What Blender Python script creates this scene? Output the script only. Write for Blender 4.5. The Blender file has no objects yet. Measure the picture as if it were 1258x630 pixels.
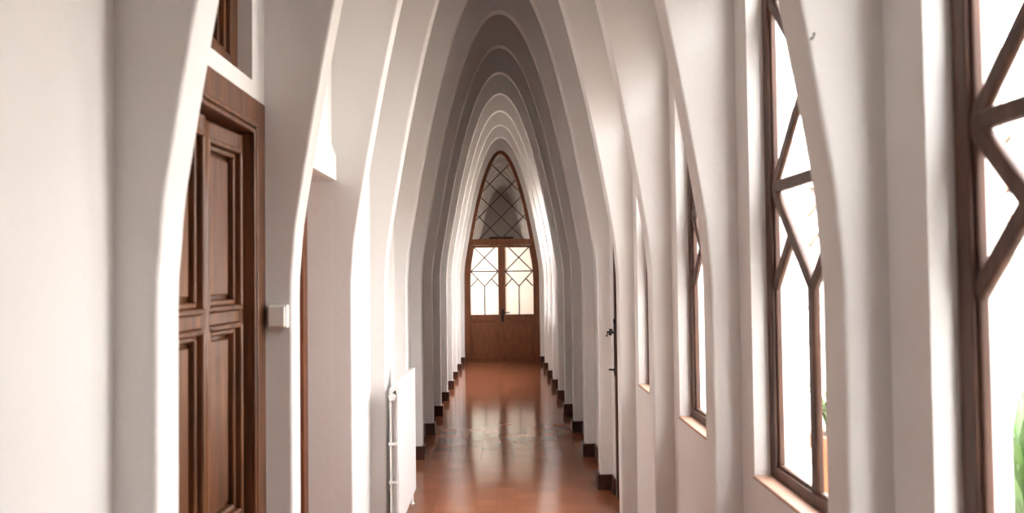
import bpy, bmesh, math, random
from mathutils import Vector, Matrix
random.seed(7)
C = bpy.context.scene
COL = C.collection

# ------------------------------------------------------------------ camera
F = 905.0                    # focal length in pixels of the 1258 px wide frame
EYE = 1.55
cam_d = bpy.data.cameras.new('camera')
cam = bpy.data.objects.new('camera', cam_d); COL.objects.link(cam)
cam_d.sensor_width = 36.0
cam_d.lens = F / 1258 * 36.0
cam_d.clip_start = 0.05
cam.location = (0, 0, EYE)
yaw = math.atan(13 / F); pitch = math.atan(23 / F); roll = 0.012
fwd = Vector((math.sin(yaw) * math.cos(pitch), math.cos(yaw) * math.cos(pitch), math.sin(pitch)))
q = fwd.to_track_quat('-Z', 'Y').to_matrix()
q = q @ Matrix.Rotation(-roll, 3, 'Z')
cam.rotation_euler = q.to_euler()
cam_d.dof.use_dof = True
cam_d.dof.focus_distance = 5.0
cam_d.dof.aperture_fstop = 2.8
C.camera = cam

# ------------------------------------------------------------------ world / light
w = bpy.data.worlds.new('overcast_sky'); C.world = w; w.use_nodes = True
nt = w.node_tree; nt.nodes.clear()
wo = nt.nodes.new('ShaderNodeOutputWorld'); bg = nt.nodes.new('ShaderNodeBackground')
bg.inputs['Color'].default_value = (0.965, 0.985, 0.995, 1); bg.inputs['Strength'].default_value = 10.0
nt.links.new(bg.outputs[0], wo.inputs[0])
C.view_settings.view_transform = 'Standard'; C.view_settings.look = 'None'
C.view_settings.exposure = 1.02; C.view_settings.gamma = 1.0
C.view_settings.use_curve_mapping = False

def portal(x, y, z, sy, sz, direction):
    l = bpy.data.lights.new('daylight_portal', 'AREA'); l.shape = 'RECTANGLE'; l.size = sy; l.size_y = sz
    l.energy = 1; l.cycles.is_portal = True
    o = bpy.data.objects.new('daylight_portal', l); COL.objects.link(o)
    o.location = (x, y, z)
    o.rotation_euler = Vector((direction, 0, 0)).to_track_quat('-Z', 'Z').to_euler()

# ------------------------------------------------------------------ materials
def lin(c): 
    return tuple(((v / 255) / 12.92 if v / 255 <= 0.04045 else ((v / 255 + 0.055) / 1.055) ** 2.4) for v in c) + (1,)

def mat(name, col, rough=0.6, var=0.0, scale=8.0, stretch=(1, 1, 1), bump=0.0, bscale=60.0, metallic=0.0, coat=0.0, col2=None, spec=0.5):
    m = bpy.data.materials.new(name); m.use_nodes = True
    n = m.node_tree; b = n.nodes['Principled BSDF']
    b.inputs['Roughness'].default_value = rough; b.inputs['Metallic'].default_value = metallic
    b.inputs['Coat Weight'].default_value = coat; b.inputs['Coat Roughness'].default_value = 0.15
    b.inputs['Specular IOR Level'].default_value = spec
    tc = n.nodes.new('ShaderNodeTexCoord'); mp = n.nodes.new('ShaderNodeMapping'); mp.inputs['Scale'].default_value = stretch
    n.links.new(tc.outputs['Object'], mp.inputs['Vector'])
    no = n.nodes.new('ShaderNodeTexNoise'); no.inputs['Scale'].default_value = scale; no.inputs['Detail'].default_value = 6
    n.links.new(mp.outputs[0], no.inputs['Vector'])
    cr = n.nodes.new('ShaderNodeValToRGB')
    c1 = lin(col); c2 = lin(col2) if col2 else tuple(max(0, v * (1 - var)) for v in c1[:3]) + (1,)
    cr.color_ramp.elements[0].position = 0.3; cr.color_ramp.elements[1].position = 0.7
    cr.color_ramp.elements[0].color = c2; cr.color_ramp.elements[1].color = c1
    n.links.new(no.outputs['Fac'], cr.inputs['Fac']); n.links.new(cr.outputs['Color'], b.inputs['Base Color'])
    if bump:
        n2 = n.nodes.new('ShaderNodeTexNoise'); n2.inputs['Scale'].default_value = bscale; n2.inputs['Detail'].default_value = 4
        n.links.new(mp.outputs[0], n2.inputs['Vector'])
        bp = n.nodes.new('ShaderNodeBump'); bp.inputs['Strength'].default_value = bump; bp.inputs['Distance'].default_value = 0.01
        n.links.new(n2.outputs['Fac'], bp.inputs['Height']); n.links.new(bp.outputs[0], b.inputs['Normal'])
    return m

plaster = mat('white_plaster', (236, 231, 227), 0.75, 0.04, 3.0, bump=0.12, bscale=35)
plaster_out = mat('outside_plaster', (236, 232, 228), 0.8, 0.05, 2.0, bump=0.1, bscale=20)
wood = mat('stained_wood', (120, 74, 43), 0.36, 0, 5.0, (7, 7, 0.6), bump=0.12, bscale=18, col2=(68, 40, 23))
wood_rich = mat('honey_wood', (132, 74, 37), 0.42, 0, 9.0, (6, 6, 0.7), bump=0.15, bscale=18, col2=(88, 47, 24))
wood_win = mat('window_wood', (96, 62, 46), 0.5, 0, 9.0, (6, 6, 0.8), bump=0.1, bscale=18, col2=(64, 40, 30))
wood_h = mat('rail_wood', (128, 78, 46), 0.42, 0, 9.0, (6, 0.7, 6), bump=0.15, bscale=18, col2=(76, 43, 26))
board_m = mat('dark_tile', (88, 54, 42), 0.35, 0, 14.0, bump=0.1, bscale=20, col2=(58, 35, 28))
sill_m = mat('terracotta_sill', (198, 156, 134), 0.5, 0.2, 10.0, bump=0.1)
white_metal = mat('white_enamel', (240, 238, 236), 0.3, 0.02, 3.0)
plastic = mat('cream_plastic', (232, 226, 218), 0.35, 0.02, 3.0)
iron = mat('dark_iron', (38, 33, 31), 0.45, 0.3, 20.0, metallic=0.6)
lead = mat('dark_glazing_bar', (62, 38, 26), 0.5, 0.2, 20.0)
leaf_m = mat('green_leaf', (70, 104, 42), 0.5, 0.5, 6.0)
terra = mat('terracotta_pot', (176, 98, 62), 0.7, 0.2, 6.0)
soil_m = mat('potting_soil', (60, 45, 34), 0.95, 0.3, 30.0)
rail_m = mat('grey_railing_paint', (120, 118, 114), 0.5, 0.1, 8.0)
gravel = mat('pale_paving', (190, 180, 168), 0.85, 0.15, 5.0, bump=0.2)
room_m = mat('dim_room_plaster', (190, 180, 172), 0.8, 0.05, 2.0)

def floor_mat():
    m = bpy.data.materials.new('waxed_terracotta_tiles'); m.use_nodes = True
    n = m.node_tree; N = n.nodes.new; L = n.links.new; b = n.nodes['Principled BSDF']
    geo = N('ShaderNodeNewGeometry')
    off = N('ShaderNodeVectorMath'); off.operation = 'ADD'; off.inputs[1].default_value = (0.052 + 14, 14.03, 500); L(geo.outputs['Position'], off.inputs[0])
    dv = N('ShaderNodeVectorMath'); dv.operation = 'DIVIDE'; dv.inputs[1].default_value = (0.14, 0.14, 1000); L(off.outputs[0], dv.inputs[0])
    fl = N('ShaderNodeVectorMath'); fl.operation = 'FLOOR'; L(dv.outputs[0], fl.inputs[0])
    fr = N('ShaderNodeVectorMath'); fr.operation = 'FRACTION'; L(dv.outputs[0], fr.inputs[0])
    wn = N('ShaderNodeTexWhiteNoise'); wn.noise_dimensions = '3D'; L(fl.outputs[0], wn.inputs['Vector'])
    cr = N('ShaderNodeValToRGB'); e = cr.color_ramp.elements
    e[0].position = 0; e[0].color = lin((142, 86, 60)); e[1].position = 1; e[1].color = lin((158, 97, 69))
    x = cr.color_ramp.elements.new(0.35); x.color = lin((150, 91, 64))
    L(wn.outputs['Value'], cr.inputs['Fac'])
    ns = N('ShaderNodeTexNoise'); ns.inputs['Scale'].default_value = 5; ns.inputs['Detail'].default_value = 6; L(geo.outputs['Position'], ns.inputs['Vector'])
    mr = N('ShaderNodeMapRange'); mr.inputs['To Min'].default_value = 0.9; mr.inputs['To Max'].default_value = 1.1; L(ns.outputs['Fac'], mr.inputs['Value'])
    mul = N('ShaderNodeVectorMath'); mul.operation = 'SCALE'; L(cr.outputs['Color'], mul.inputs[0]); L(mr.outputs[0], mul.inputs['Scale'])
    # joints
    sep = N('ShaderNodeSeparateXYZ'); L(fr.outputs[0], sep.inputs[0])
    def edge(sock):
        a = N('ShaderNodeMath'); a.operation = 'SUBTRACT'; a.inputs[1].default_value = 0.5; L(sock, a.inputs[0])
        c = N('ShaderNodeMath'); c.operation = 'ABSOLUTE'; L(a.outputs[0], c.inputs[0]); return c.outputs[0]
    mx = N('ShaderNodeMath'); mx.operation = 'MAXIMUM'; L(edge(sep.outputs['X']), mx.inputs[0]); L(edge(sep.outputs['Y']), mx.inputs[1])
    jm = N('ShaderNodeMapRange'); jm.inputs['From Min'].default_value = 0.480; jm.inputs['From Max'].default_value = 0.492; L(mx.outputs[0], jm.inputs['Value'])
    mix = N('ShaderNodeMix'); mix.data_type = 'RGBA'; L(jm.outputs[0], mix.inputs['Factor']); L(mul.outputs[0], mix.inputs['A']); mix.inputs['B'].default_value = lin((138, 83, 59))
    L(mix.outputs['Result'], b.inputs['Base Color'])
    # each tile lies very slightly tilted, plus a soft waviness of the wax
    t = N('ShaderNodeVectorMath'); t.operation = 'SUBTRACT'; t.inputs[1].default_value = (0.5, 0.5, 0.5); L(wn.outputs['Color'], t.inputs[0])
    t2 = N('ShaderNodeVectorMath'); t2.operation = 'MULTIPLY'; t2.inputs[1].default_value = (0.0, 0.0, 0); L(t.outputs[0], t2.inputs[0])
    nw = N('ShaderNodeTexNoise'); nw.inputs['Scale'].default_value = 14; nw.inputs['Detail'].default_value = 2; L(geo.outputs['Position'], nw.inputs['Vector'])
    w1 = N('ShaderNodeVectorMath'); w1.operation = 'SUBTRACT'; w1.inputs[1].default_value = (0.5, 0.5, 0.5); L(nw.outputs['Color'], w1.inputs[0])
    w2 = N('ShaderNodeVectorMath'); w2.operation = 'MULTIPLY'; w2.inputs[1].default_value = (0.006, 0.010, 0); L(w1.outputs[0], w2.inputs[0])
    s1 = N('ShaderNodeVectorMath'); s1.operation = 'ADD'; L(t2.outputs[0], s1.inputs[0]); L(w2.outputs[0], s1.inputs[1])
    s2 = N('ShaderNodeVectorMath'); s2.operation = 'ADD'; L(s1.outputs[0], s2.inputs[0]); L(geo.outputs['Normal'], s2.inputs[1])
    s3 = N('ShaderNodeVectorMath'); s3.operation = 'NORMALIZE'; L(s2.outputs[0], s3.inputs[0])
    L(s3.outputs[0], b.inputs['Normal'])
    b.inputs['Roughness'].default_value = 0.12; b.inputs['Specular IOR Level'].default_value = 0.5
    return m
floor_m = floor_mat()

def facing(n):
    # Schlick reflectance of one face of a thin pane, the same from either side
    N = n.nodes.new; L = n.links.new
    lw = N('ShaderNodeLayerWeight'); lw.inputs['Blend'].default_value = 0.5
    pw = N('ShaderNodeMath'); pw.operation = 'POWER'; pw.inputs[1].default_value = 5.0; L(lw.outputs['Facing'], pw.inputs[0])
    ma = N('ShaderNodeMath'); ma.operation = 'MULTIPLY_ADD'; ma.inputs[1].default_value = 0.6; ma.inputs[2].default_value = 0.03; L(pw.outputs[0], ma.inputs[0])
    return ma.outputs[0]

def glass_mat(name, tint=(1, 1, 1, 1)):
    m = bpy.data.materials.new(name); m.use_nodes = True
    n = m.node_tree; n.nodes.clear(); N = n.nodes.new; L = n.links.new
    out = N('ShaderNodeOutputMaterial'); mx = N('ShaderNodeMixShader'); tr = N('ShaderNodeBsdfTransparent'); gl = N('ShaderNodeBsdfGlossy')
    gl.inputs['Roughness'].default_value = 0.03; tr.inputs['Color'].default_value = tint
    L(facing(n), mx.inputs['Fac']); L(tr.outputs[0], mx.inputs[1]); L(gl.outputs[0], mx.inputs[2]); L(mx.outputs[0], out.inputs[0])
    return m
glass = glass_mat('clear_window_glass')
glass_dim = glass_mat('dim_tinted_glass', (0.62, 0.60, 0.58, 1))  # grey tint darkens the view through, in place of dimmer light beyond

def frosted_mat():
    m = bpy.data.materials.new('frosted_glass'); m.use_nodes = True
    n = m.node_tree; n.nodes.clear(); N = n.nodes.new; L = n.links.new
    out = N('ShaderNodeOutputMaterial'); mx = N('ShaderNodeMixShader'); tr = N('ShaderNodeBsdfTranslucent'); gl = N('ShaderNodeBsdfGlossy')
    tr.inputs['Color'].default_value = (0.97, 0.92, 0.84, 1); gl.inputs['Roughness'].default_value = 0.2
    L(facing(n), mx.inputs['Fac']); L(tr.outputs[0], mx.inputs[1]); L(gl.outputs[0], mx.inputs[2]); L(mx.outputs[0], out.inputs[0])
    return m
frosted = frosted_mat()

# ------------------------------------------------------------------ mesh helpers
def box(bm, x0, x1, y0, y1, z0, z1):
    v = [bm.verts.new((x, y, z)) for x in (x0, x1) for y in (y0, y1) for z in (z0, z1)]
    for f in ((0, 1, 3, 2), (4, 6, 7, 5), (0, 4, 5, 1), (2, 3, 7, 6), (0, 2, 6, 4), (1, 5, 7, 3)):
        bm.faces.new([v[i] for i in f])

def prism(bm, pts, d0, d1, to3):
    """closed outline pts extruded from depth d0 to d1; to3(a, b, depth) -> point"""
    a = [bm.verts.new(to3(p[0], p[1], d0)) for p in pts]; b = [bm.verts.new(to3(p[0], p[1], d1)) for p in pts]
    bm.faces.new(a); bm.faces.new(list(reversed(b)))
    for i in range(len(pts)):
        j = (i + 1) % len(pts); bm.faces.new((a[i], b[i], b[j], a[j]))

def bar(bm, p, q, wd, d0, d1, to3, ext=0.0):
    """flat bar from p to q in a plane (a,b), width wd, depth d0..d1"""
    dx, dy = q[0] - p[0], q[1] - p[1]; l = math.hypot(dx, dy); ux, uy = dx / l, dy / l; nx, ny = -uy * wd / 2, ux * wd / 2
    p = (p[0] - ux * ext, p[1] - uy * ext); q = (q[0] + ux * ext, q[1] + uy * ext)
    prism(bm, [(p[0] + nx, p[1] + ny), (p[0] - nx, p[1] - ny), (q[0] - nx, q[1] - ny), (q[0] + nx, q[1] + ny)], d0, d1, to3)

def tube(bm, pts, r, seg=10, caps=True):
    pts = [Vector(p) for p in pts]; rings = []
    rs = r if isinstance(r, (list, tuple)) else [r] * len(pts)
    for i, p in enumerate(pts):
        d = (pts[min(i + 1, len(pts) - 1)] - pts[max(i - 1, 0)]).normalized()
        a = d.orthogonal().normalized() if abs(d.z) < 0.9 else Vector((1, 0, 0))
        a = (a - d * a.dot(d)).normalized(); b = d.cross(a)
        rings.append([bm.verts.new(p + (a * math.cos(t) + b * math.sin(t)) * rs[i]) for t in [2 * math.pi * k / seg for k in range(seg)]])
    for r0, r1 in zip(rings, rings[1:]):
        for k in range(seg): bm.faces.new((r0[k], r0[(k + 1) % seg], r1[(k + 1) % seg], r1[k]))
    if caps: bm.faces.new(list(reversed(rings[0]))); bm.faces.new(rings[-1])

def lathe(bm, prof, c, seg=24):
    rings = [[bm.verts.new((c[0] + r * math.cos(2 * math.pi * k / seg), c[1] + r * math.sin(2 * math.pi * k / seg), c[2] + z)) for k in range(seg)] for r, z in prof]
    for r0, r1 in zip(rings, rings[1:]):
        for k in range(seg): bm.faces.new((r0[k], r0[(k + 1) % seg], r1[(k + 1) % seg], r1[k]))
    bm.faces.new(list(reversed(rings[0]))); bm.faces.new(rings[-1])

def obj(name, bm, m, parent=None, bevel=0.0, smooth=False, seg=2, weight=False):
    bmesh.ops.recalc_face_normals(bm, faces=bm.faces)
    me = bpy.data.meshes.new(name); bm.to_mesh(me); bm.free()
    me.materials.append(m)
    o = bpy.data.objects.new(name, me); COL.objects.link(o)
    if smooth:
        for p in me.polygons: p.use_smooth = True
    if bevel:
        b = o.modifiers.new('bevel', 'BEVEL'); b.width = bevel; b.segments = seg; b.limit_method = 'ANGLE'; b.angle_limit = math.radians(40)
        if weight: b.limit_method = 'WEIGHT'; b.segments = 3
    if parent:
        o.parent = parent; o.matrix_parent_inverse = Matrix.Translation(-parent.location)
    return o

def tag(o, label, cat, group=None):
    o['label'] = label; o['category'] = cat
    if group: o['group'] = group
    return o
def thing(name, label, cat, loc=(0, 0, 0), group=None):
    o = bpy.data.objects.new(name, None); COL.objects.link(o); o.location = loc; o.empty_display_size = 0.1
    return tag(o, label, cat, group)
def struct(o, label=None, cat=None):
    o['kind'] = 'structure'
    if label: o['label'] = label
    if cat: o['category'] = cat
    return o
B = bmesh.new

# ------------------------------------------------------------------ dimensions of the corridor
PITCH = 0.968; Y0 = 1.459; TH = 0.105
XL, XR = -0.776, 0.785            # wall planes
WOUT = 0.93                       # outer face of the window wall
AX, HALF = 0.002, 0.691           # arch axis and half width
SPR, CROWN = 1.63, 3.835          # springing and crown heights
CEIL = 4.35
KEND = 12                         # the rib that holds the glazed end door
KLAST = 18
LOUT = -1.02
YB, YE = -2.6, Y0 + PITCH * KLAST + 1.2
def yk(k): return 1.483 if k == 0 else Y0 + PITCH * k
def yc(k): return Y0 + PITCH * k + TH + (PITCH - TH) / 2      # middle of the bay after rib k

def half_at(z, half=HALF, crown=CROWN):
    if z <= SPR: return half
    h = (z - SPR) / (crown - SPR)
    return half * math.sqrt(max(0, 1 - h))
def arch_levels(n=44, crown=CROWN):
    zs = [0.0, 0.6, 1.2, SPR - 0.25, SPR]
    # even spacing in x near the crown, softened knee at the springing
    for i in range(1, n + 1):
        t = i / n; zs.append(SPR + (crown - SPR) * (1 - (1 - t) ** 2))
    return zs
def knee(z, half=HALF, crown=CROWN):
    # soften the corner at the springing line over about 0.35 m
    if z < SPR - 0.3 or z > SPR + 0.3: return half_at(z, half, crown)
    tot = 0
    for i in range(9): tot += half_at(z + (i - 4) / 4 * (0.3 - abs(z - SPR)) * 0.6, half, crown)
    return tot / 9

def rib_bm(half=HALF, th=TH, crown=CROWN, base=0.0):
    bm = B(); zs = sorted(set([z for z in arch_levels(44, crown)] + [SPR - 0.15, SPR - 0.08, SPR + 0.04]))
    zs = [z for z in zs if z >= base]
    if base not in zs: zs.insert(0, base)
    def quadpair(a, b, c, d):
        f0 = [bm.verts.new((p[0], 0, p[1])) for p in (a, b, c, d)]
        bm.faces.new(f0)
    for s, wall in ((-1, XL), (1, XR)):
        for z0, z1 in zip(zs, zs[1:]):
            x0 = AX + s * knee(z0, half, crown); x1 = AX + s * knee(z1, half, crown)
            if abs(x1 - AX) < 1e-6:
                x1 = AX
            quadpair((wall, z0), (x0, z0), (x1, z1), (wall, z1))
        quadpair((wall, crown), (AX, crown), (AX, CEIL), (wall, CEIL))
    bmesh.ops.remove_doubles(bm, verts=bm.verts, dist=1e-5)
    geom = bmesh.ops.extrude_face_region(bm, geom=list(bm.faces))
    bmesh.ops.translate(bm, verts=[v for v in geom['geom'] if isinstance(v, bmesh.types.BMVert)], vec=(0, th, 0))
    bmesh.ops.recalc_face_normals(bm, faces=bm.faces); bm.normal_update()
    lay = bm.edges.layers.float.new('bevel_weight_edge')
    for e in bm.edges:
        a, b = e.verts[0].co, e.verts[1].co
        inner = all(XL + 0.001 < v.x < XR - 0.001 and v.z < CEIL - 0.01 for v in (a, b)) and abs(a.y - b.y) < 1e-5
        if inner and len(e.link_faces) == 2 and abs(e.link_faces[0].normal.dot(e.link_faces[1].normal)) < 0.5: e[lay] = 1.0
    return bm

# ------------------------------------------------------------------ floor, ceiling, walls
bm = B(); box(bm, -2.6, WOUT, YB, 13.0, -0.12, 0); box(bm, LOUT, WOUT, 13.0, YE, -0.12, 0); struct(obj('floor', bm, floor_m), 'glossy waxed terracotta tile floor running down the corridor', 'floor')
bm = B(); box(bm, -2.6, WOUT, YB, 13.0, CEIL, CEIL + 0.15); box(bm, LOUT, WOUT, 13.0, YE, CEIL, CEIL + 0.15); struct(obj('ceiling', bm, plaster), 'white plaster ceiling above the arches', 'ceiling')

WIN_HALF, SILL, WIN_SH, WIN_TOP = 0.315, 0.905, 2.55, 2.95
def wall_with_holes(name, xa, xb, y0, y1, holes, m):
    """holes: list of (yc, half, z0, zshoulder, ztop)  - top is pointed when ztop > zshoulder"""
    bm = B()
    def quad(pts): bm.faces.new([bm.verts.new(p) for p in pts])
    def both(pts):
        for x in (xa, xb): quad([(x, y, z) for y, z in pts])
    holes = sorted(holes); cur = y0
    for (c, h, z0, zs, zt) in holes:
        a, b = c - h, c + h
        both([(cur, 0), (a, 0), (a, CEIL), (cur, CEIL)])
        if z0 > 0:
            both([(a, 0), (b, 0), (b, z0), (a, z0)]); quad([(xa, a, z0), (xa, b, z0), (xb, b, z0), (xb, a, z0)])
        for y in (a, b): quad([(xa, y, z0), (xa, y, zs), (xb, y, zs), (xb, y, z0)])
        if zt > zs:
            both([(a, zs), (c, zt), (c, CEIL), (a, CEIL)]); both([(b, zs), (c, zt), (c, CEIL), (b, CEIL)])
            quad([(xa, a, zs), (xa, c, zt), (xb, c, zt), (xb, a, zs)]); quad([(xa, b, zs), (xa, c, zt), (xb, c, zt), (xb, b, zs)])
        else:
            both([(a, zs), (b, zs), (b, CEIL), (a, CEIL)]); quad([(xa, a, zs), (xa, b, zs), (xb, b, zs), (xb, a, zs)])
        cur = b
    both([(cur, 0), (y1, 0), (y1, CEIL), (cur, CEIL)])
    for y in (y0, y1): quad([(xa, y, 0), (xb, y, 0), (xb, y, CEIL), (xa, y, CEIL)])
    quad([(xa, y0, CEIL), (xa, y1, CEIL), (xb, y1, CEIL), (xb, y0, CEIL)])
    return obj(name, bm, m)

win_bays = [-1, 0, 1, 2, 8, 9, 10]  # the hidden bays near the end get added windows to light the far arches
beyond_bays = [13, 14, 15, 16, 17]  # unseen windows added to brighten the space behind the end door
D3Y0, D3Y1 = 4.49, 5.16           # little door in the right wall
r_holes = [(yc(k), WIN_HALF, SILL, WIN_SH, WIN_TOP) for k in win_bays + beyond_bays] + [((D3Y0 + D3Y1) / 2, (D3Y1 - D3Y0) / 2, 0.0, 2.0, 2.0)]
struct(wall_with_holes('wall_right', XR, WOUT, YB, YE, r_holes, plaster), 'white plaster wall with windows on the right', 'wall')

# left wall: double door + transom (bay 0), deep doorway (bay 1), added window beyond the end door
LOUT = -1.02
dl0, dl1, dlh = 1.594, 2.420, 2.118
tr0, tr1, trz0, trz1 = 1.69, 2.31, 2.172, 2.98
bm_left_holes = [((dl0 + dl1) / 2, (dl1 - dl0) / 2, 0.0, dlh, dlh), ((2.56 + yk(2) - .0006) / 2, (yk(2) - .0006 - 2.56) / 2, 0.0, 1.994, 1.994)]
lw = wall_with_holes('wall_left', XL, LOUT, YB, YE, bm_left_holes + [(yc(k), WIN_HALF, SILL, WIN_SH, WIN_TOP) for k in (12,)], plaster)
# cut the transom opening above the double door out of the wall
cut = B(); box(cut, LOUT - 0.05, XL + 0.05, tr0, tr1, trz0, trz1)
bmesh.ops.recalc_face_normals(cut, faces=cut.faces)
def cut_panel(o, xa, xb):
    """replace the lintel zone over the double door by four pieces around the transom opening"""
    bm = bmesh.new(); bm.from_mesh(o.data)
    dead = []
    for f in bm.faces:
        ys = [v.co.y for v in f.verts]; zs = [v.co.z for v in f.verts]; xs = [v.co.x for v in f.verts]
        if abs(min(ys) - dl0) < 1e-4 and abs(max(ys) - dl1) < 1e-4 and abs(min(zs) - dlh) < 1e-4 and abs(max(zs) - CEIL) < 1e-4 and max(xs) - min(xs) < 1e-4:
            dead.append(f)
    bmesh.ops.delete(bm, geom=dead, context='FACES')
    def quad(pts): bm.faces.new([bm.verts.new(p) for p in pts])
    for x in (xa, xb):
        for (a, b, c, d) in ((dl0, dl1, dlh, trz0), (dl0, tr0, trz0, trz1), (tr1, dl1, trz0, trz1), (dl0, dl1, trz1, CEIL)):
            quad([(x, a, c), (x, b, c), (x, b, d), (x, a, d)])
    for z in (trz0, trz1): quad([(xa, tr0, z), (xa, tr1, z), (xb, tr1, z), (xb, tr0, z)])
    for y in (tr0, tr1): quad([(xa, y, trz0), (xa, y, trz1), (xb, y, trz1), (xb, y, trz0)])
    bmesh.ops.remove_doubles(bm, verts=bm.verts, dist=1e-5)
    bmesh.ops.recalc_face_normals(bm, faces=bm.faces)
    bm.to_mesh(o.data); bm.free()
cut.free(); cut_panel(lw, XL, LOUT)
struct(lw, 'white plaster wall with doors on the left', 'wall')
bm = B(); box(bm, -2.75, -2.6, YB, 13.0, 0, CEIL); struct(obj('wall_outer', bm, room_m), 'far wall of the rooms behind the left doors', 'wall')
bm = B(); box(bm, -2.75, WOUT, YB - 0.15, YB, -0.12, CEIL + 0.15); struct(obj('wall_back', bm, plaster), 'plaster wall closing the corridor behind the viewer', 'wall')
bm = B(); box(bm, -2.75, WOUT, YE, YE + 0.15, -0.12, CEIL + 0.15); struct(obj('wall_end', bm, plaster), 'plaster wall far beyond the glazed door', 'wall')
# partitions of the side rooms, so no daylight leaks round
bm = B()
for y in (1.30, 3.60, 12.9): box(bm, -2.6, LOUT, y, y + 0.1, 0, CEIL)
struct(obj('wall_partition', bm, room_m), 'partition walls of the side rooms', 'wall')

# ribs behind the viewer belong to the room shell
for i, k in enumerate((-3, -2, -1)):
    o = obj('trim_%d' % (i + 1), rib_bm(), plaster, bevel=0.009, weight=True); o.location = (0, yk(k), 0)
    struct(o, 'plaster rib behind the viewer', 'trim')

# projecting lintel over the deep doorway
bm = B()
prism(bm, [(XL, 1.994), (-0.755, 1.994), (-0.755, 2.11), (-0.762, 2.128), (XL, 2.165)], yk(1) + TH, yk(2), lambda a, b, d: (a, d, b))
struct(obj('trim_4', bm, plaster, bevel=0.004), 'white plaster lintel projecting over the narrow deep doorway', 'trim')

# baseboards along the bays
def bay_boards(name, x0, x1, bays):
    bm = B()
    for (a, b) in bays: box(bm, x0, x1, a, b, 0.0, 0.11)
    return obj(name, bm, board_m, bevel=0.003)
lb = [(yk(k) + TH + 0.017, yk(k + 1) - 0.017) for k in range(-3, KLAST) if k not in (0, 1, 12)]
rb = [(yk(k) + TH + 0.017, yk(k + 1) - 0.017) for k in range(-3, KLAST) if k != 3] + [(D3Y1 + 0.03, yk(4) - 0.017)]
struct(bay_boards('baseboard_left', XL, XL + 0.016, lb), 'dark tile baseboard along the left wall bays', 'baseboard')
struct(bay_boards('baseboard_right', XR - 0.016, XR, rb), 'dark tile baseboard along the right wall bays', 'baseboard')

# ------------------------------------------------------------------ the parabolic arches
ords = {0: 'nearest white plaster parabolic arch, framing the carved wooden double door',
        1: 'second white plaster arch from the camera, carrying the square light switch',
        2: 'third white plaster arch from the camera, beyond the deep narrow doorway',
        3: 'fourth white plaster arch from the camera, at the near end of the radiator',
        4: 'fifth white plaster arch from the camera, at the far end of the radiator',
        5: 'sixth white plaster arch from the camera, first whose whole crown shows',
        6: 'seventh white plaster arch from the camera, second whose whole crown shows',
        7: 'sixth plaster arch counting back from the one holding the glazed end door',
        8: 'fifth plaster arch counting back from the one holding the glazed end door',
        9: 'fourth plaster arch counting back from the one holding the glazed end door',
        10: 'third plaster arch counting back from the one holding the glazed end door',
        11: 'last free plaster arch, directly in front of the glazed end door',
        12: 'innermost plaster arch closely framing the glazed wooden end door'}
rib_me = None; board_me = None
def board_bm(side):
    bm = B()
    c = AX + side * (HALF - 0.020); wl = XL if side < 0 else XR
    x0, x1 = sorted((c, wl)); box(bm, x0, x1, -0.016, TH + 0.016, 0.0, 0.11)
    return bm
BASE = 0.11
first = thing('parabolic_arch', ords[0], 'arch', (0, yk(0), 0), 'parabolic arches along the corridor')
p = obj('arch_rib', rib_bm(base=BASE), plaster, bevel=0.009, weight=True); p.parent = first
for s in (-1, 1):
    b = obj('baseboard_tile', board_bm(s), board_m, bevel=0.003); b.parent = first
def dup(root, loc, label, group=None):
    r = root.copy(); COL.objects.link(r); r.location = loc; r['label'] = label
    if group: r['group'] = group
    for ch in list(root.children):
        c = ch.copy(); COL.objects.link(c); c.parent = r
        for g in ch.children:
            d = g.copy(); COL.objects.link(d); d.parent = c
    return r
for k in range(1, KEND): dup(first, (0, yk(k), 0), ords[k])
for k, l in zip(range(KEND + 1, KLAST + 1), ['first', 'second', 'third', 'fourth', 'fifth', 'sixth']):
    dup(first, (0, yk(k), 0), l + ' plaster arch beyond the glazed end door, seen through its glass', 'arches beyond the end door')
# rib that takes the end door
DH = 0.668
end = thing('parabolic_arch', ords[12], 'arch', (0, yk(12), 0), 'parabolic arches along the corridor')
p = obj('arch_rib', rib_bm(half=DH, crown=3.775, base=BASE), plaster, bevel=0.004, weight=True); p.parent = end
for s in (-1, 1):
    bm = B(); c = AX + s * (DH + 0.003); wl = XL if s < 0 else XR; x0, x1 = sorted((c, wl))
    box(bm, x0, x1, -0.02, TH, 0, 0.11); b = obj('baseboard_tile', bm, board_m, bevel=0.003); b.parent = end

# hook on the nearest arch, right hand side
bm = B(); hz = 1.55 + (338 - 48.5) / F * 1.483; hx = (1001 - 616 + 3.5) / F * 1.483
hk = B(); tube(hk, [(hx, 1.483, hz), (hx, 1.473, hz), (hx, 1.468, hz + .003), (hx, 1.468, hz + 0.008)], 0.0022, 8)
bm.free(); tag(obj('wall_hook', hk, iron, smooth=True), 'tiny dark metal hook on the nearest arch, upper right', 'hook')

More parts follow.
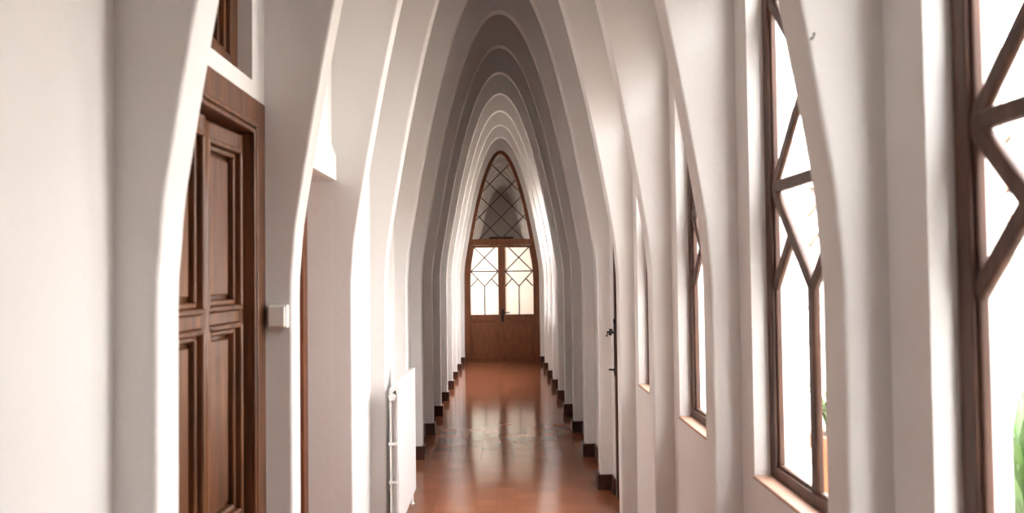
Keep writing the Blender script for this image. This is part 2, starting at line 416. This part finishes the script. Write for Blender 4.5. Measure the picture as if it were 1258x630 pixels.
# ------------------------------------------------------------------ windows
def toYZ(a, b, d): return (d, a, b)
FX0, FX1 = 0.835, 0.864
def build_window(n, k, label, left=False):
    toYZ = (lambda a, b, d: (XL - (d - XR), a, b)) if left else (lambda a, b, d: (d, a, b))
    c = yc(k); root = bpy.data.objects.new('window_%d' % n, None); COL.objects.link(root); root.location = (XR, c, SILL)
    struct(root, label, 'window')
    h, fw = WIN_HALF, 0.045
    bm = B()   # outer frame
    o = [(c - h, SILL), (c + h, SILL), (c + h, WIN_SH), (c, WIN_TOP), (c - h, WIN_SH)]
    i = [(c - h + fw, SILL + fw), (c + h - fw, SILL + fw), (c + h - fw, WIN_SH - 0.02), (c, WIN_TOP - 0.075), (c - h + fw, WIN_SH - 0.02)]
    for a in range(5):
        b_ = (a + 1) % 5
        prism(bm, [o[a], o[b_], i[b_], i[a]], FX0, FX1, toYZ)
    bmesh.ops.remove_doubles(bm, verts=bm.verts, dist=1e-5)
    obj('window_frame', bm, wood_win, root, bevel=0.006)
    # inner moulding strip
    bm = B(); hh = h - fw; d0, d1 = FX0 + 0.008, FX1 - 0.004
    o2 = i; s = 0.010
    i2 = [(c - hh + s, SILL + fw + s), (c + hh - s, SILL + fw + s), (c + hh - s, WIN_SH - 0.03), (c, WIN_TOP - 0.1), (c - hh + s, WIN_SH - 0.03)]
    for a in range(5):
        b_ = (a + 1) % 5
        prism(bm, [o2[a], o2[b_], i2[b_], i2[a]], d0, d1, toYZ)
    obj('casement_moulding', bm, wood_win, root, bevel=0.003)
    # glazing bars: rail, V over a central mullion with two short branches, crossed diagonals above
    J, Fk = 1.812, 1.505; a = 0.272; mw = 0.036; g0, g1 = FX0 + 0.003, FX1 - 0.004
    top = 2.40
    m = (J + Fk) / 2
    bm = B(); bar(bm, (c, SILL + fw), (c, Fk), 0.042, g0, g1, toYZ, 0.004); obj('mullion', bm, wood_win, root, bevel=0.006)
    bm = B()
    for s in (-1, 1):
        bar(bm, (c + s * a, J), (c, Fk), mw, g0 + .001, g1 - .001, toYZ, 0.008)
        bar(bm, (c + s * a, Fk), (c + s * a / 2, m), mw, g0 + .002, g1 - .002, toYZ, 0.004)
        bar(bm, (c + s * a, J), (c - s * a, top), mw, g0 + .003 + .001 * s, g1 - .003, toYZ, 0.004)
    bar(bm, (c - a, J), (c + a, J), mw, g0 + .0005, g1 - .0005, toYZ, 0.0)
    bar(bm, (c - a, top), (c + a, top), mw, g0 + .0005, g1 - .0005, toYZ, 0.0)
    obj('glazing_bars', bm, wood_win, root, bevel=0.006)
    bm = B(); prism(bm, [(c - hh, SILL + fw), (c + hh, SILL + fw), (c + hh, WIN_SH - 0.02), (c, WIN_TOP - 0.075), (c - hh, WIN_SH - 0.02)], 0.850, 0.853, toYZ)
    obj('glass_pane', bm, glass, root)
    bm = B(); prism(bm, [(c - h, SILL), (c + h, SILL), (c + h, SILL + 0.012), (c - h, SILL + 0.012)], XR - 0.006, FX0, toYZ)
    obj('window_sill', bm, sill_m, root, bevel=0.003)
    portal(LOUT - 0.02 if left else WOUT + 0.02, c, (SILL + WIN_TOP) / 2, 2 * h, WIN_TOP - SILL, 1 if left else -1)
wl = {-3: 'window in the right wall, far behind the viewer', -2: 'window in the right wall, behind the viewer',
      -1: 'nearest dark wooden lattice window, at the right edge of the photo',
      0: 'tall wooden lattice window between the first and second arch',
      1: 'narrow slice of lattice window between the second and third arch',
      2: 'thin sliver of window with white reveal between the third and fourth arch',
      8: 'unseen window added in the ninth bay to light the far arches', 9: 'unseen window added in the tenth bay to light the far arches', 10: 'unseen window added in the eleventh bay to light the far arches',
      4: 'window hidden in the fifth bay', 12: 'first window beyond the end door', 13: 'second window beyond the end door, added for its daylight',
      14: 'third window beyond the end door, added for its daylight', 15: 'fourth window beyond the end door, added for its daylight', 16: 'fifth window beyond the end door, added for its daylight', 17: 'last window beyond the end door, added for its daylight'}
for n, k in enumerate(win_bays + beyond_bays): build_window(n + 1, k, wl[k])
build_window(21, 12, 'left hand window added beyond the end door to light its frosted panes', True)  # added out of view so daylight reaches the back of the frosted panes

# ------------------------------------------------------------------ end door
dy0, dy1 = yk(12) + 0.015, yk(12) + 0.085
def toXZ(a, b, d): return (a, d, b)
S = 12.99 / F                     # metres per photo pixel at the end door
end_door = bpy.data.objects.new('door_1', None); COL.objects.link(end_door); end_door.location = (AX, dy0, 0)
struct(end_door, 'glazed wooden double door with lattice fanlight closing the corridor', 'door')
def arch_pts(off, z0, z1, n=30):
    """right half outline x offset inwards by off, from z0 to the crown"""
    out = []
    crown = 3.775
    zs = [z0] + ([SPR] if z0 < SPR else [])
    for i in range(1, n + 1):
        t = i / n; z = SPR + (crown - SPR) * (1 - (1 - t) ** 2)
        if z > z0: zs.append(z)
    raw = [(knee(z, DH, crown), z) for z in zs]
    if off == 0: return raw
    res = []
    for i, p_ in enumerate(raw):
        a = raw[max(0, i - 1)]; b = raw[min(len(raw) - 1, i + 1)]
        if i == len(raw) - 1: res.append((0, p_[1] - off * 1.15)); break
        tx, tz = b[0] - a[0], b[1] - a[1]; l = math.hypot(tx, tz)
        nx, nz = -tz / l, tx / l
        if i == 0: nx, nz = -1, 0
        res.append((max(0, p_[0] + nx * off), p_[1] + nz * off))
    return res
o = arch_pts(0, 0, 0); i_ = arch_pts(0.062, 0, 0)
bm = B()
for s in (-1, 1):
    for a in range(len(o) - 1):
        pts = [(AX + s * o[a][0], o[a][1]), (AX + s * o[a + 1][0], o[a + 1][1]), (AX + s * i_[a + 1][0], i_[a + 1][1]), (AX + s * i_[a][0], i_[a][1])]
        f = [bm.verts.new((x, dy0 - 0.012, z)) for x, z in pts]; g = [bm.verts.new((x, dy1, z)) for x, z in pts]
        bm.faces.new(f); bm.faces.new(g)
        for e0, e1 in ((0, 1), (2, 3)): bm.faces.new((f[e0], f[e1], g[e1], g[e0]))
bmesh.ops.remove_doubles(bm, verts=bm.verts, dist=2e-4)
obj('door_frame', bm, wood_rich, end_door, bevel=0.004)
def zpx(y): return EYE + (338 - y) * S
TRZ0, TRZ1 = zpx(300.5), zpx(293)
hin = lambda z: knee(z, DH, 3.775) - 0.060
bm = B(); box(bm, AX - hin(TRZ0), AX + hin(TRZ0), dy0 - 0.016, dy1 - 0.01, TRZ0, TRZ1 - 0.012)
box(bm, AX - hin(TRZ0) , AX + hin(TRZ0), dy0 - 0.026, dy0 + 0.02, TRZ1 - 0.03, TRZ1)
obj('transom_rail', bm, wood_rich, end_door, bevel=0.004)
# fanlight pane and lattice
pin = [(x, z) for x, z in arch_pts(0.058, TRZ1, 0) if z >= TRZ1]
poly = [(AX + x, z) for x, z in pin] + [(AX - x, z) for x, z in reversed(pin[:-1])]
bm = B(); prism(bm, poly, dy0 + 0.030, dy0 + 0.034, toXZ); obj('fanlight_glass', bm, glass_dim, end_door)
def inside(x, z): return TRZ1 <= z <= 3.7 and abs(x - AX) < hin(z) + 0.012
bm = B()
cz = TRZ1
while cz < 3.75:
    for s in (-1, 1):
        for d in (-1, 1):
            # ray from the crossing point outwards
            t = 0.0; start = (AX, cz)
            ok = [(t_, (AX + s * t_, cz + d * t_)) for t_ in [q_ * 0.004 for q_ in range(0, 260)]]
            run = []
            for t_, p_ in ok:
                if inside(*p_): run.append(p_)
                elif run: break
                elif t_ > 0.02: break
            if len(run) > 6: bar(bm, run[0], run[-1], 0.017, dy0 + 0.018 + 0.0011 * (s * d + 1), dy0 + 0.030, toXZ)
    cz += 0.393
obj('lattice_bars', bm, lead, end_door)
# the two leaves
zg0, zg1 = zpx(386.5), zpx(303.5)
def leaf(s):
    lf = bpy.data.objects.new('door_leaf', None); COL.objects.link(lf); lf.parent = end_door
    lf.matrix_parent_inverse = Matrix.Identity(4); lf.location = (0, 0, 0)
    off = end_door.location.copy()
    def ob(name, bm, m, bevel=0.0, smooth=False):
        q_ = obj(name, bm, m, None, bevel, smooth); q_.parent = lf; q_.location = -off; return q_
    ya, yb = dy0 + 0.008, dy0 + 0.052
    e = lambda z: hin(z) + 0.002        # outer edge half width
    X = lambda v: AX + s * v
    bm = B()
    prism(bm, [(X(0.003), 0.012), (X(0.062), 0.012), (X(0.062), TRZ0 - 0.004), (X(0.003), TRZ0 - 0.004)], ya, yb, toXZ)
    zz = [0.012, 0.8, SPR - 0.3, SPR - .15, SPR, SPR + .1, SPR + .2, TRZ0 - 0.004]
    for z0, z1 in zip(zz, zz[1:]):
        prism(bm, [(X(e(z0)), z0), (X(e(z1)), z1), (X(e(z1) - 0.05), z1), (X(e(z0) - 0.05), z0)], ya, yb, toXZ)
    bmesh.ops.remove_doubles(bm, verts=bm.verts, dist=1e-5)
    ob('stile', bm, wood_rich, 0.003)
    bm = B()
    for z0, z1 in ((0.012, zpx(438.5)), (zpx(393.5), zg0), (zg1, TRZ0 - 0.004)):
        prism(bm, [(X(0.062), z0), (X(e(z0) - 0.05), z0), (X(e(z1) - 0.05), z1), (X(0.062), z1)], ya + 0.001, yb - 0.001, toXZ)
    ob('rail', bm, wood_rich, 0.003)
    bm = B(); z0, z1 = zpx(438.5), zpx(393.5)
    box(bm, *sorted((X(0.062), X(e(1) - 0.05))), ya + 0.024, yb - 0.008, z0, z1)
    box(bm, *sorted((X(0.095), X(e(1) - 0.083))), ya + 0.010, ya + 0.026, z0 + 0.033, z1 - 0.033)
    ob('door_panel', bm, wood_rich, 0.006)
    pane = [(X(0.06), zg0), (X(e(zg0) - 0.048), zg0)] + [(X(e(z) - 0.048), z) for z in (SPR - .3, SPR - .1, SPR, SPR + .1, SPR + .2, zg1)] + [(X(0.06), zg1)]
    bm = B(); prism(bm, pane, ya + 0.022, ya + 0.026, toXZ); ob('frosted_pane', bm, frosted)
    # glazing bars
    bw = 0.021; b0, b1 = ya + 0.004, ya + 0.022
    xi, xo = 0.062, e(SPR) - 0.052; xm = (xi + xo) / 2; hb = zpx(333)
    vz = zpx(351.5); bm = B()
    bar(bm, (X(xi), hb), (X(xo), hb), bw, b0, b1, toXZ)
    bar(bm, (X(xm), zg0), (X(xm), vz), bw, b0 + .001, b1, toXZ)
    for a in (xi, xo):
        bar(bm, (X(a), hb), (X(xm), vz), bw, b0 + .002, b1, toXZ)
        bar(bm, (X(a), vz), (X((a + xm) / 2), (hb + vz) / 2), bw, b0 + .003, b1, toXZ)
    sp = (zg1 - hb)
    bar(bm, (X(xi), hb), (X(min(xi + sp, xo - .03)), hb + min(sp, xo - .03 - xi)), bw, b0 + .0025, b1, toXZ)
    bar(bm, (X(xo), hb), (X(xo - sp), zg1), bw, b0 + .0035, b1, toXZ)
    ob('glazing_bars', bm, lead)
    return lf, ob
lfL, obL = leaf(-1)
lfR, obR = leaf(1)
bm = B(); box(bm, AX - 0.022, AX + 0.022, dy0 - 0.010, dy0 + 0.008, 0.015, TRZ0 - 0.006)
obj('astragal', bm, wood_rich, end_door, bevel=0.005)
bm = B(); hz = zpx(384)
box(bm, AX - 0.015, AX + 0.03, dy0 - 0.015, dy0 - 0.009, hz - 0.16, hz + 0.06)
obj('lock_plate', bm, iron, end_door, bevel=0.002)
bm = B(); tube(bm, [(AX + 0.01, dy0 - 0.012, hz), (AX + 0.01, dy0 - 0.05, hz), (AX + 0.03, dy0 - 0.06, hz), (AX + 0.13, dy0 - 0.058, hz + 0.004)], 0.009, 10)
obj('door_handle', bm, iron, end_door, smooth=True)
bm = B(); box(bm, AX - DH + .003, AX + DH - .003, dy0 - 0.03, dy1 - 0.01, 0.0, 0.012); struct(obj('trim_5', bm, wood_rich, bevel=0.002), 'worn threshold under the end door', 'trim')

# ------------------------------------------------------------------ double door in the left wall, with fanlight above
def toX(a, b, d): return (d, a, b)
ld = bpy.data.objects.new('door_2', None); COL.objects.link(ld); ld.location = (XL, yc(0), 0)
struct(ld, 'carved brown panelled double door in the left wall', 'door')
cas = 0.125; op0, op1, opz = dl0 + 0.118, dl1 - cas, 2.005
bm = B()
prism(bm, [(dl0, 0), (dl0, dlh), (dl1, dlh), (dl1, 0), (op1, 0), (op1, opz), (op0, opz), (op0, 0)], XL - 0.12, XL + 0.006, toX)
obj('door_frame', bm, wood, ld, bevel=0.006)
bm = B()   # stepped moulding inside the casing
for k_, (ins, dd) in enumerate(((0.030, -0.004), (0.012, -0.016))):
    a0, a1, az = op0 - ins, op1 + ins, opz + ins
    b0, b1, bz = a0 + 0.014, a1 - 0.014, az - 0.014
    prism(bm, [(a0, 0), (a0, az), (a1, az), (a1, 0), (b1, 0), (b1, bz), (b0, bz), (b0, 0)], XL + 0.004, XL + 0.016 + dd * 0.2, toX)
obj('casing_moulding', bm, wood, ld, bevel=0.004)
def panel_leaf(y0, y1, name='door_leaf'):
    """leaf in its own coordinates: hinge axis at y1"""
    parts = []
    xa, xb = -0.040, 0.0
    st = 0.030
    pan = [(0.14, 0.80), (0.845, 1.418), (1.456, 1.945)]
    bm = B()
    z = 0.012
    zz = [0.012] + [v for p_ in pan for v in p_] + [opz - 0.012]
    for a in range(0, len(zz), 2): box(bm, xa, xb, y0 + st, y1 - st, zz[a], zz[a + 1])
    box(bm, xa, xb, y0, y0 + st, 0.012, opz - 0.012); box(bm, xa, xb, y1 - st, y1, 0.012, opz - 0.012)
    parts.append(('leaf_frame', bm, wood, 0.004))
    for (z0, z1) in pan:
        bm = B(); a, b = y0 + st, y1 - st
        box(bm, xa + 0.003, xb - 0.028, a, b, z0, z1)
        # raised field
        prof = [(a + 0.046, z0 + 0.046), (b - 0.046, z0 + 0.046), (b - 0.046, z1 - 0.046), (a + 0.046, z1 - 0.046)]
        prism(bm, prof, xb - 0.030, xb - 0.014, toX)
        parts.append(('door_panel', bm, wood, 0.008))
        bm = B(); s_ = 0.016
        for (o0, xt) in ((0.0, xb + 0.012), (0.016, xb - 0.004)):
            A = [(a + o0, z0 + o0), (b - o0, z0 + o0), (b - o0, z1 - o0), (a + o0, z1 - o0)]
            Bq = [(a + o0 + s_, z0 + o0 + s_), (b - o0 - s_, z0 + o0 + s_), (b - o0 - s_, z1 - o0 - s_), (a + o0 + s_, z1 - o0 - s_)]
            for e in range(4):
                f_ = (e + 1) % 4; prism(bm, [A[e], A[f_], Bq[f_], Bq[e]], xb - 0.026, xt, toX)
        parts.append(('panel_moulding', bm, wood, 0.005))
    return parts
mid = (op0 + op1) / 2
for (a, b, hinge, ang) in ((mid + 0.002, op1 - 0.003, op1 - 0.003, math.radians(4)), (op0 + 0.003, mid - 0.002, op0 + 0.003, 0)):
    lf = bpy.data.objects.new('door_leaf', None); COL.objects.link(lf); lf.parent = ld
    lf.location = (-0.022, hinge - ld.location.y, 0); lf.rotation_euler = (0, 0, -ang)
    for nm, bm, m_, bv in panel_leaf(a - hinge, b - hinge):
        q_ = obj(nm, bm, m_, None, bv); q_.parent = lf
    if hinge > mid:
        bm = B(); tube(bm, [(0.002, a - hinge + 0.012, 0.02), (0.002, a - hinge + 0.012, opz - 0.03), (0.002, a - hinge + 0.012, opz - 0.018)], [0.018, 0.018, 0.008], 12)
        q_ = obj('astragal', bm, wood, None, 0, True); q_.parent = lf
# fanlight window above
fan = bpy.data.objects.new('window_20', None); COL.objects.link(fan); fan.location = (XL, yc(0), trz0)
struct(fan, 'small wooden fanlight set in the wall above the panelled double door', 'window')
g0, g1 = XL - 0.095, XL - 0.045
bm = B(); fw = 0.062
A = [(tr0, trz0), (tr1, trz0), (tr1, trz1), (tr0, trz1)]
for (o0, o1, xt) in ((0, fw, g1), (fw, fw + 0.018, g1 - 0.012), (fw + 0.018, fw + 0.034, g1 - 0.026)):
    P = [(tr0 + o0, trz0 + o0), (tr1 - o0, trz0 + o0), (tr1 - o0, trz1 - o0), (tr0 + o0, trz1 - o0)]
    Q = [(tr0 + o1, trz0 + o1), (tr1 - o1, trz0 + o1), (tr1 - o1, trz1 - o1), (tr0 + o1, trz1 - o1)]
    for e in range(4): prism(bm, [P[e], P[(e + 1) % 4], Q[(e + 1) % 4], Q[e]], g0, xt, toX)
obj('window_frame', bm, wood, fan, bevel=0.003)
bm = B(); bar(bm, ((tr0 + tr1) / 2, trz0 + fw), ((tr0 + tr1) / 2, trz1 - fw), 0.04, g0 + .002, g1 - 0.004, toX); obj('mullion', bm, wood, fan, bevel=0.004)
bm = B(); box(bm, g0 + 0.008, g0 + 0.012, tr0 + fw, tr1 - fw, trz0 + fw, trz1 - fw); obj('glass_pane', bm, glass_dim, fan)

# deep doorway in the next bay
dd = bpy.data.objects.new('door_3', None); COL.objects.link(dd); dd.location = (-0.89, 2.975, 0)
struct(dd, 'brown wooden door set deep in the narrow doorway under the white lintel', 'door')
bm = B(); prism(bm, [(2.562, 0), (2.562, 1.992), (3.394, 1.992), (3.394, 0), (3.32, 0), (3.32, 1.92), (2.63, 1.92), (2.63, 0)], -0.97, -0.890, toX)
obj('door_frame', bm, wood_rich, dd, bevel=0.005)
bm = B(); box(bm, -0.95, -0.915, 2.622, 3.328, 0.01, 1.93)
for z0, z1 in ((0.2, 0.85), (1.0, 1.8)):
    for e in range(4):
        P = [(2.74, z0), (3.21, z0), (3.21, z1), (2.74, z1)]; Q = [(2.77, z0 + .03), (3.18, z0 + .03), (3.18, z1 - .03), (2.77, z1 - .03)]
        prism(bm, [P[e], P[(e + 1) % 4], Q[(e + 1) % 4], Q[e]], -0.916, -0.903, toX)
obj('door_leaf', bm, wood_rich, dd, bevel=0.003)
bm = B(); tube(bm, [(-0.914, 2.67, 1.02), (-0.87, 2.67, 1.02), (-0.865, 2.69, 1.02), (-0.865, 2.78, 1.02)], 0.009, 10); obj('door_handle', bm, iron, dd, smooth=True)

bm = B(); box(bm, -0.33, 0.33, YE - 0.05, YE - 0.001, 0, 2.6); bx_ = bpy.data.objects.new('door_5', None); COL.objects.link(bx_); bx_.location = (0, YE, 0)
struct(bx_, 'dark door at the very far end, glimpsed through the fanlight', 'door'); obj('door_leaf', bm, wood_win, bx_, bevel=0.01)
bm = B(); box(bm, -0.10, 0.0, YE - 0.09, YE - 0.05, 0.3, 2.45); obj('pale_panel', bm, plaster, bx_, bevel=0.01)
# the frosted panes are lit from behind by the added left window
# ------------------------------------------------------------------ small door in the right wall
rd = bpy.data.objects.new('door_4', None); COL.objects.link(rd); rd.location = (XR, (D3Y0 + D3Y1) / 2, 0)
struct(rd, 'dark wooden door in the right wall, seen edge on as a thin line with iron bolts', 'door')
bm = B(); prism(bm, [(D3Y0 + .001, 0), (D3Y0 + .001, 1.999), (D3Y1 - .001, 1.999), (D3Y1 - .001, 0), (D3Y1 - 0.05, 0), (D3Y1 - 0.05, 1.95), (D3Y0 + 0.05, 1.95), (D3Y0 + 0.05, 0)], XR - 0.004, XR + 0.07, toX)
obj('door_frame', bm, wood_win, rd, bevel=0.004)
bm = B(); a_, b_ = D3Y0 + 0.052, D3Y1 - 0.052
prism(bm, [(a_, 0.01), (b_, 0.01), (b_, 0.5), (a_, 0.5)], XR + 0.008, XR + 0.045, toX)
prism(bm, [(a_, 1.89), (b_, 1.89), (b_, 1.948), (a_, 1.948)], XR + 0.008, XR + 0.045, toX)
for y_ in (a_, b_ - 0.045): prism(bm, [(y_, 0.5), (y_ + 0.045, 0.5), (y_ + 0.045, 1.89), (y_, 1.89)], XR + 0.008, XR + 0.045, toX)
obj('door_leaf', bm, wood_win, rd, bevel=0.003)
bm = B(); box(bm, XR + 0.024, XR + 0.028, a_ + 0.045, b_ - 0.045, 0.5, 1.89); obj('glass_pane', bm, glass, rd)
portal(WOUT + 0.02, (D3Y0 + D3Y1) / 2, 1.2, 0.5, 1.5, -1)
bm = B(); tube(bm, [(XR - 0.008, D3Y1 - 0.04, 0.84), (XR - 0.008, D3Y1 - 0.04, 1.24)], 0.004, 8)
for z in (0.86, 1.21): box(bm, XR - 0.013, XR - 0.004, D3Y1 - 0.055, D3Y1 - 0.025, z, z + 0.02)
obj('bolt_rod', bm, iron, rd)
bm = B(); tube(bm, [(XR - 0.006, D3Y1 - 0.04, 1.14), (XR - 0.03, D3Y1 - 0.04, 1.15), (XR - 0.052, D3Y1 - 0.02, 1.145), (XR - 0.058, D3Y1 - 0.02, 1.115)], 0.008, 8)
tube(bm, [(XR - 0.03, D3Y1 - 0.04, 1.17), (XR - 0.036, D3Y1 - 0.04, 1.125)], 0.012, 8)
obj('door_handle', bm, iron, rd, smooth=True)
bm = B(); tube(bm, [(XR - 0.006, D3Y1 - 0.04, 0.885), (XR - 0.048, D3Y1 - 0.03, 0.887)], 0.007, 8); obj('latch_knob', bm, iron, rd, smooth=True)

# ------------------------------------------------------------------ radiator
rx0, rx1 = -0.673, -0.603        # back and front
ry0, ry1 = 4.265, 5.10
rz0, rz1 = 0.085, 0.925
rad = thing('radiator', 'white flat fronted column radiator standing along the left wall', 'radiator', ((rx0 + rx1) / 2, (ry0 + ry1) / 2, 0))
NC = 10; cw = (ry1 - ry0) / NC
for a in range(NC):
    y0 = ry0 + a * cw; bm = B()
    box(bm, rx1 - 0.012, rx1, y0 + 0.0004, y0 + cw - 0.0004, rz0 + 0.01, rz1)          # front plate
    box(bm, rx0 + 0.018, rx0 + 0.030, y0 + 0.006, y0 + cw - 0.006, rz0 + 0.03, rz1 - 0.03)         # rear plate
    box(bm, rx0 + 0.03, rx1 - 0.012, y0 + cw / 2 - 0.006, y0 + cw / 2 + 0.006, rz0 + 0.03, rz1 - 0.03)
    prism(bm, [(rx0 + 0.018, rz1 - 0.055), (rx0 + 0.018, rz1 - 0.02), (rx1 - 0.02, rz1), (rx1 - 0.012, rz1), (rx1 - 0.012, rz1 - 0.03)], y0 + 0.001, y0 + cw - 0.001, lambda p_, q_, d: (p_, d, q_))
    obj('column', bm, white_metal, rad, bevel=0.003)
bm = B()
for z in (rz1 - 0.065, rz0 + 0.06):
    bm = B(); tube(bm, [(rx0 + 0.036, ry0 - 0.004, z), (rx0 + 0.036, ry1 + 0.004, z)], 0.017, 14); obj('header_pipe', bm, white_metal, rad)
    bm = B(); tube(bm, [(rx0 + 0.036, ry0 - 0.022, z), (rx0 + 0.036, ry0 - 0.003, z)], 0.022, 6); obj('end_plug', bm, white_metal, rad, bevel=0.002)
for z in (0.36, 0.58):
    bm = B(); box(bm, rx0 + 0.012, rx1 - 0.006, ry0 - 0.001, ry0 + 0.004, z, z + 0.018); obj('side_tie', bm, white_metal, rad, bevel=0.002)
for y in (ry0 + 0.05, ry1 - 0.02):
    bm = B(); tube(bm, [(rx1 - 0.025, y, 0.0), (rx1 - 0.025, y, 0.012), (rx1 - 0.025, y, 0.10)], [0.018, 0.010, 0.010], 12); obj('foot', bm, white_metal, rad)
for y in (ry0 + 0.24, ry1 - 0.14):
    bm = B(); box(bm, XL, rx0 + 0.02, y, y + 0.025, 0.75, 0.775); box(bm, XL, XL + 0.006, y - 0.01, y + 0.035, 0.70, 0.82); obj('wall_bracket', bm, white_metal, rad, bevel=0.002)

# ------------------------------------------------------------------ light switch on the second arch
sy = yk(1); sx0, sx1 = -0.757, -0.697
sz0, sz1 = EYE - (403 - 4 - 338) / F * 2.4, EYE - (375 - 4 - 338) / F * 2.4
sw = thing('light_switch', 'square cream light switch beside the panelled double door', 'light switch', ((sx0 + sx1) / 2, sy, sz0))
bm = B(); box(bm, sx0, sx1, sy - 0.030, sy, sz0, sz1); obj('back_box', bm, plastic, sw, bevel=0.003)
bm = B(); box(bm, sx0 + 0.002, sx1 - 0.003, sy - 0.044, sy - 0.030, sz0 + 0.003, sz1 - 0.003); obj('rocker', bm, plastic, sw, bevel=0.005)

# ------------------------------------------------------------------ outside: paving, railing, pots, the opposite wing
bm = B(); box(bm, WOUT, 14, -8, 40, -0.32, -0.2); struct(obj('floor_courtyard', bm, gravel), 'pale paving of the courtyard outside', 'ground')
wing = thing('courtyard_wing', 'white opposite wing of the building with latticed windows', 'building', (9, 14, -0.2))
wx = 9.0; wins = [(10.0, 0.9), (13.7, 0.9), (17.4, 0.9), (21.0, 0.9), (25.0, 0.9)]
bm = B()
def wall_seg(y0, y1, z0, z1): box(bm, wx, wx + 0.4, y0, y1, z0, z1)
cur = 4
for (c, h) in wins:
    wall_seg(cur, c - h, -0.2, 5.4); wall_seg(c - h, c + h, -0.2, 1.4); wall_seg(c - h, c + h, 4.1, 5.4); cur = c + h
wall_seg(cur, 30, -0.2, 5.4)
obj('wing_wall', bm, plaster_out, wing)
for (c, h) in wins:
    bm = B(); a, b, z0, z1 = c - h, c + h, 1.4, 4.1; t_ = 0.09; x0, x1 = wx + 0.1, wx + 0.2
    bar(bm, (a, z0 + t_ / 2), (b, z0 + t_ / 2), t_, x0, x1, toX); bar(bm, (a, z1 - t_ / 2), (b, z1 - t_ / 2), t_, x0, x1, toX)
    bar(bm, (a + t_ / 2, z0), (a + t_ / 2, z1), t_, x0, x1, toX); bar(bm, (b - t_ / 2, z0), (b - t_ / 2, z1), t_, x0, x1, toX)
    for q_ in range(3):
        zz0 = z0 + q_ * 0.9; 
        bar(bm, (a, zz0), (b, zz0 + 0.9), 0.07, x0 + .01, x1 - .01, toX); bar(bm, (b, zz0), (a, zz0 + 0.9), 0.07, x0 + .02, x1 - .02, toX)
    fr_ = obj('window_lattice', bm, sill_m, wing)
    bm = B(); box(bm, x1, x1 + 0.02, a, b, z0, z1); g_ = obj('window_glass', bm, rail_m, wing)
rl = thing('railing', 'thin grey metal railing across the courtyard', 'railing', (5.2, 9, -0.2))
bm = B()
for z in (0.35, 0.95): tube(bm, [(5.2, 4, z), (5.2, 16, z)], 0.02, 8)
obj('rail', bm, rail_m, rl)
for y in (4.5, 7.5, 10.5, 13.5):
    bm = B(); tube(bm, [(5.2, y, -0.2), (5.2, y, 0.97)], 0.022, 8); obj('post', bm, rail_m, rl)

stucco = mat('grey_stucco', (150, 146, 141), 0.85, 0.12, 3.0, bump=0.2)
pv = thing('shade_block', 'unseen grey block added outside to shade the nearest windows', 'building', (3.3, 0.1, -0.2))  # unseen block added outside to dim the daylight on the near walls
bm = B(); box(bm, 2.6, 4.0, -3.0, 1.7, -0.2, 3.3); obj('shade_block_wall', bm, stucco, pv, bevel=0.02)
bm = B(); prism(bm, [(2.45, 3.3), (2.45, 3.38), (3.3, 3.85), (4.15, 3.38), (4.15, 3.3)], -3.1, 1.8, lambda a, b, d: (a, d, b)); obj('shade_block_roof', bm, terra, pv)

# plaster buttresses outside behind each arch
for k_ in range(-1, 4):
    bm = B(); y0 = yk(k_) - 0.0
    prism(bm, [(WOUT, -0.2), (0.965, -0.2), (0.965, 1.5), (0.955, 2.4), (0.935, 3.6), (WOUT, 3.6)], y0, y0 + TH, lambda a, b, d: (a, d, b))
    struct(obj('trim_%d' % (7 + k_), bm, plaster_out, bevel=0.01), 'white buttress outside the window wall', 'trim')

def potted(name, label, x, y, zb, hp, hl, spread, n, seed):
    rnd = random.Random(seed)
    t = thing(name, label, 'plant', (x, y, zb))
    r = 0.16
    bm = B(); lathe(bm, [(r * .7, 0), (r * .95, hp * .85), (r * 1.08, hp * .85), (r * 1.08, hp), (r * .92, hp)], (x, y, zb)); obj('pot', bm, terra, t, smooth=False)
    bm = B(); lathe(bm, [(r * .9, hp - 0.02), (r * .5, hp + 0.012), (0.01, hp + 0.015)], (x, y, zb)); obj('soil', bm, soil_m, t)
    bm = B(); sb = B()
    for i in range(n):
        a = rnd.uniform(0, 6.283); lean = rnd.uniform(0.1, 1.0) * spread; L_ = hl * rnd.uniform(0.6, 1.1)
        base = Vector((x + rnd.uniform(-.05, .05), y + rnd.uniform(-.05, .05), zb + hp)); d = Vector((math.cos(a), math.sin(a), 0)); side = Vector((-math.sin(a), math.cos(a), 0))
        pts = [base + d * lean * (s ** 1.6) + Vector((0, 0, L_ * (s - 0.28 * s * s))) for s in [j / 6 for j in range(7)]]
        tube(sb, pts[:5], 0.006, 5)
        prev = None
        for j, s in enumerate([0.2, 0.45, 0.75, 1, 0.8, 0.45, 0.03]):
            wv = 0.035 * s; u = bm.verts.new(pts[j] + side * wv + Vector((0, 0, .01))); v = bm.verts.new(pts[j]); w_ = bm.verts.new(pts[j] - side * wv + Vector((0, 0, .01)))
            if prev: bm.faces.new((prev[0], u, v, prev[1])); bm.faces.new((prev[1], v, w_, prev[2]))
            prev = (u, v, w_)
    obj('stems', sb, leaf_m, t, smooth=True)
    o_ = obj('leaves', bm, leaf_m, t, smooth=True); so = o_.modifiers.new('thick', 'SOLIDIFY'); so.thickness = 0.003
potted('potted_plant', 'leafy green potted plant outside the nearest window', 2.30, 3.25, -0.2, 0.5, 0.85, 0.40, 46, 3)
potted('potted_plant', 'green plant in a terracotta pot outside the second window', 2.3, 5.10, -0.2, 0.62, 0.42, 0.28, 30, 5)
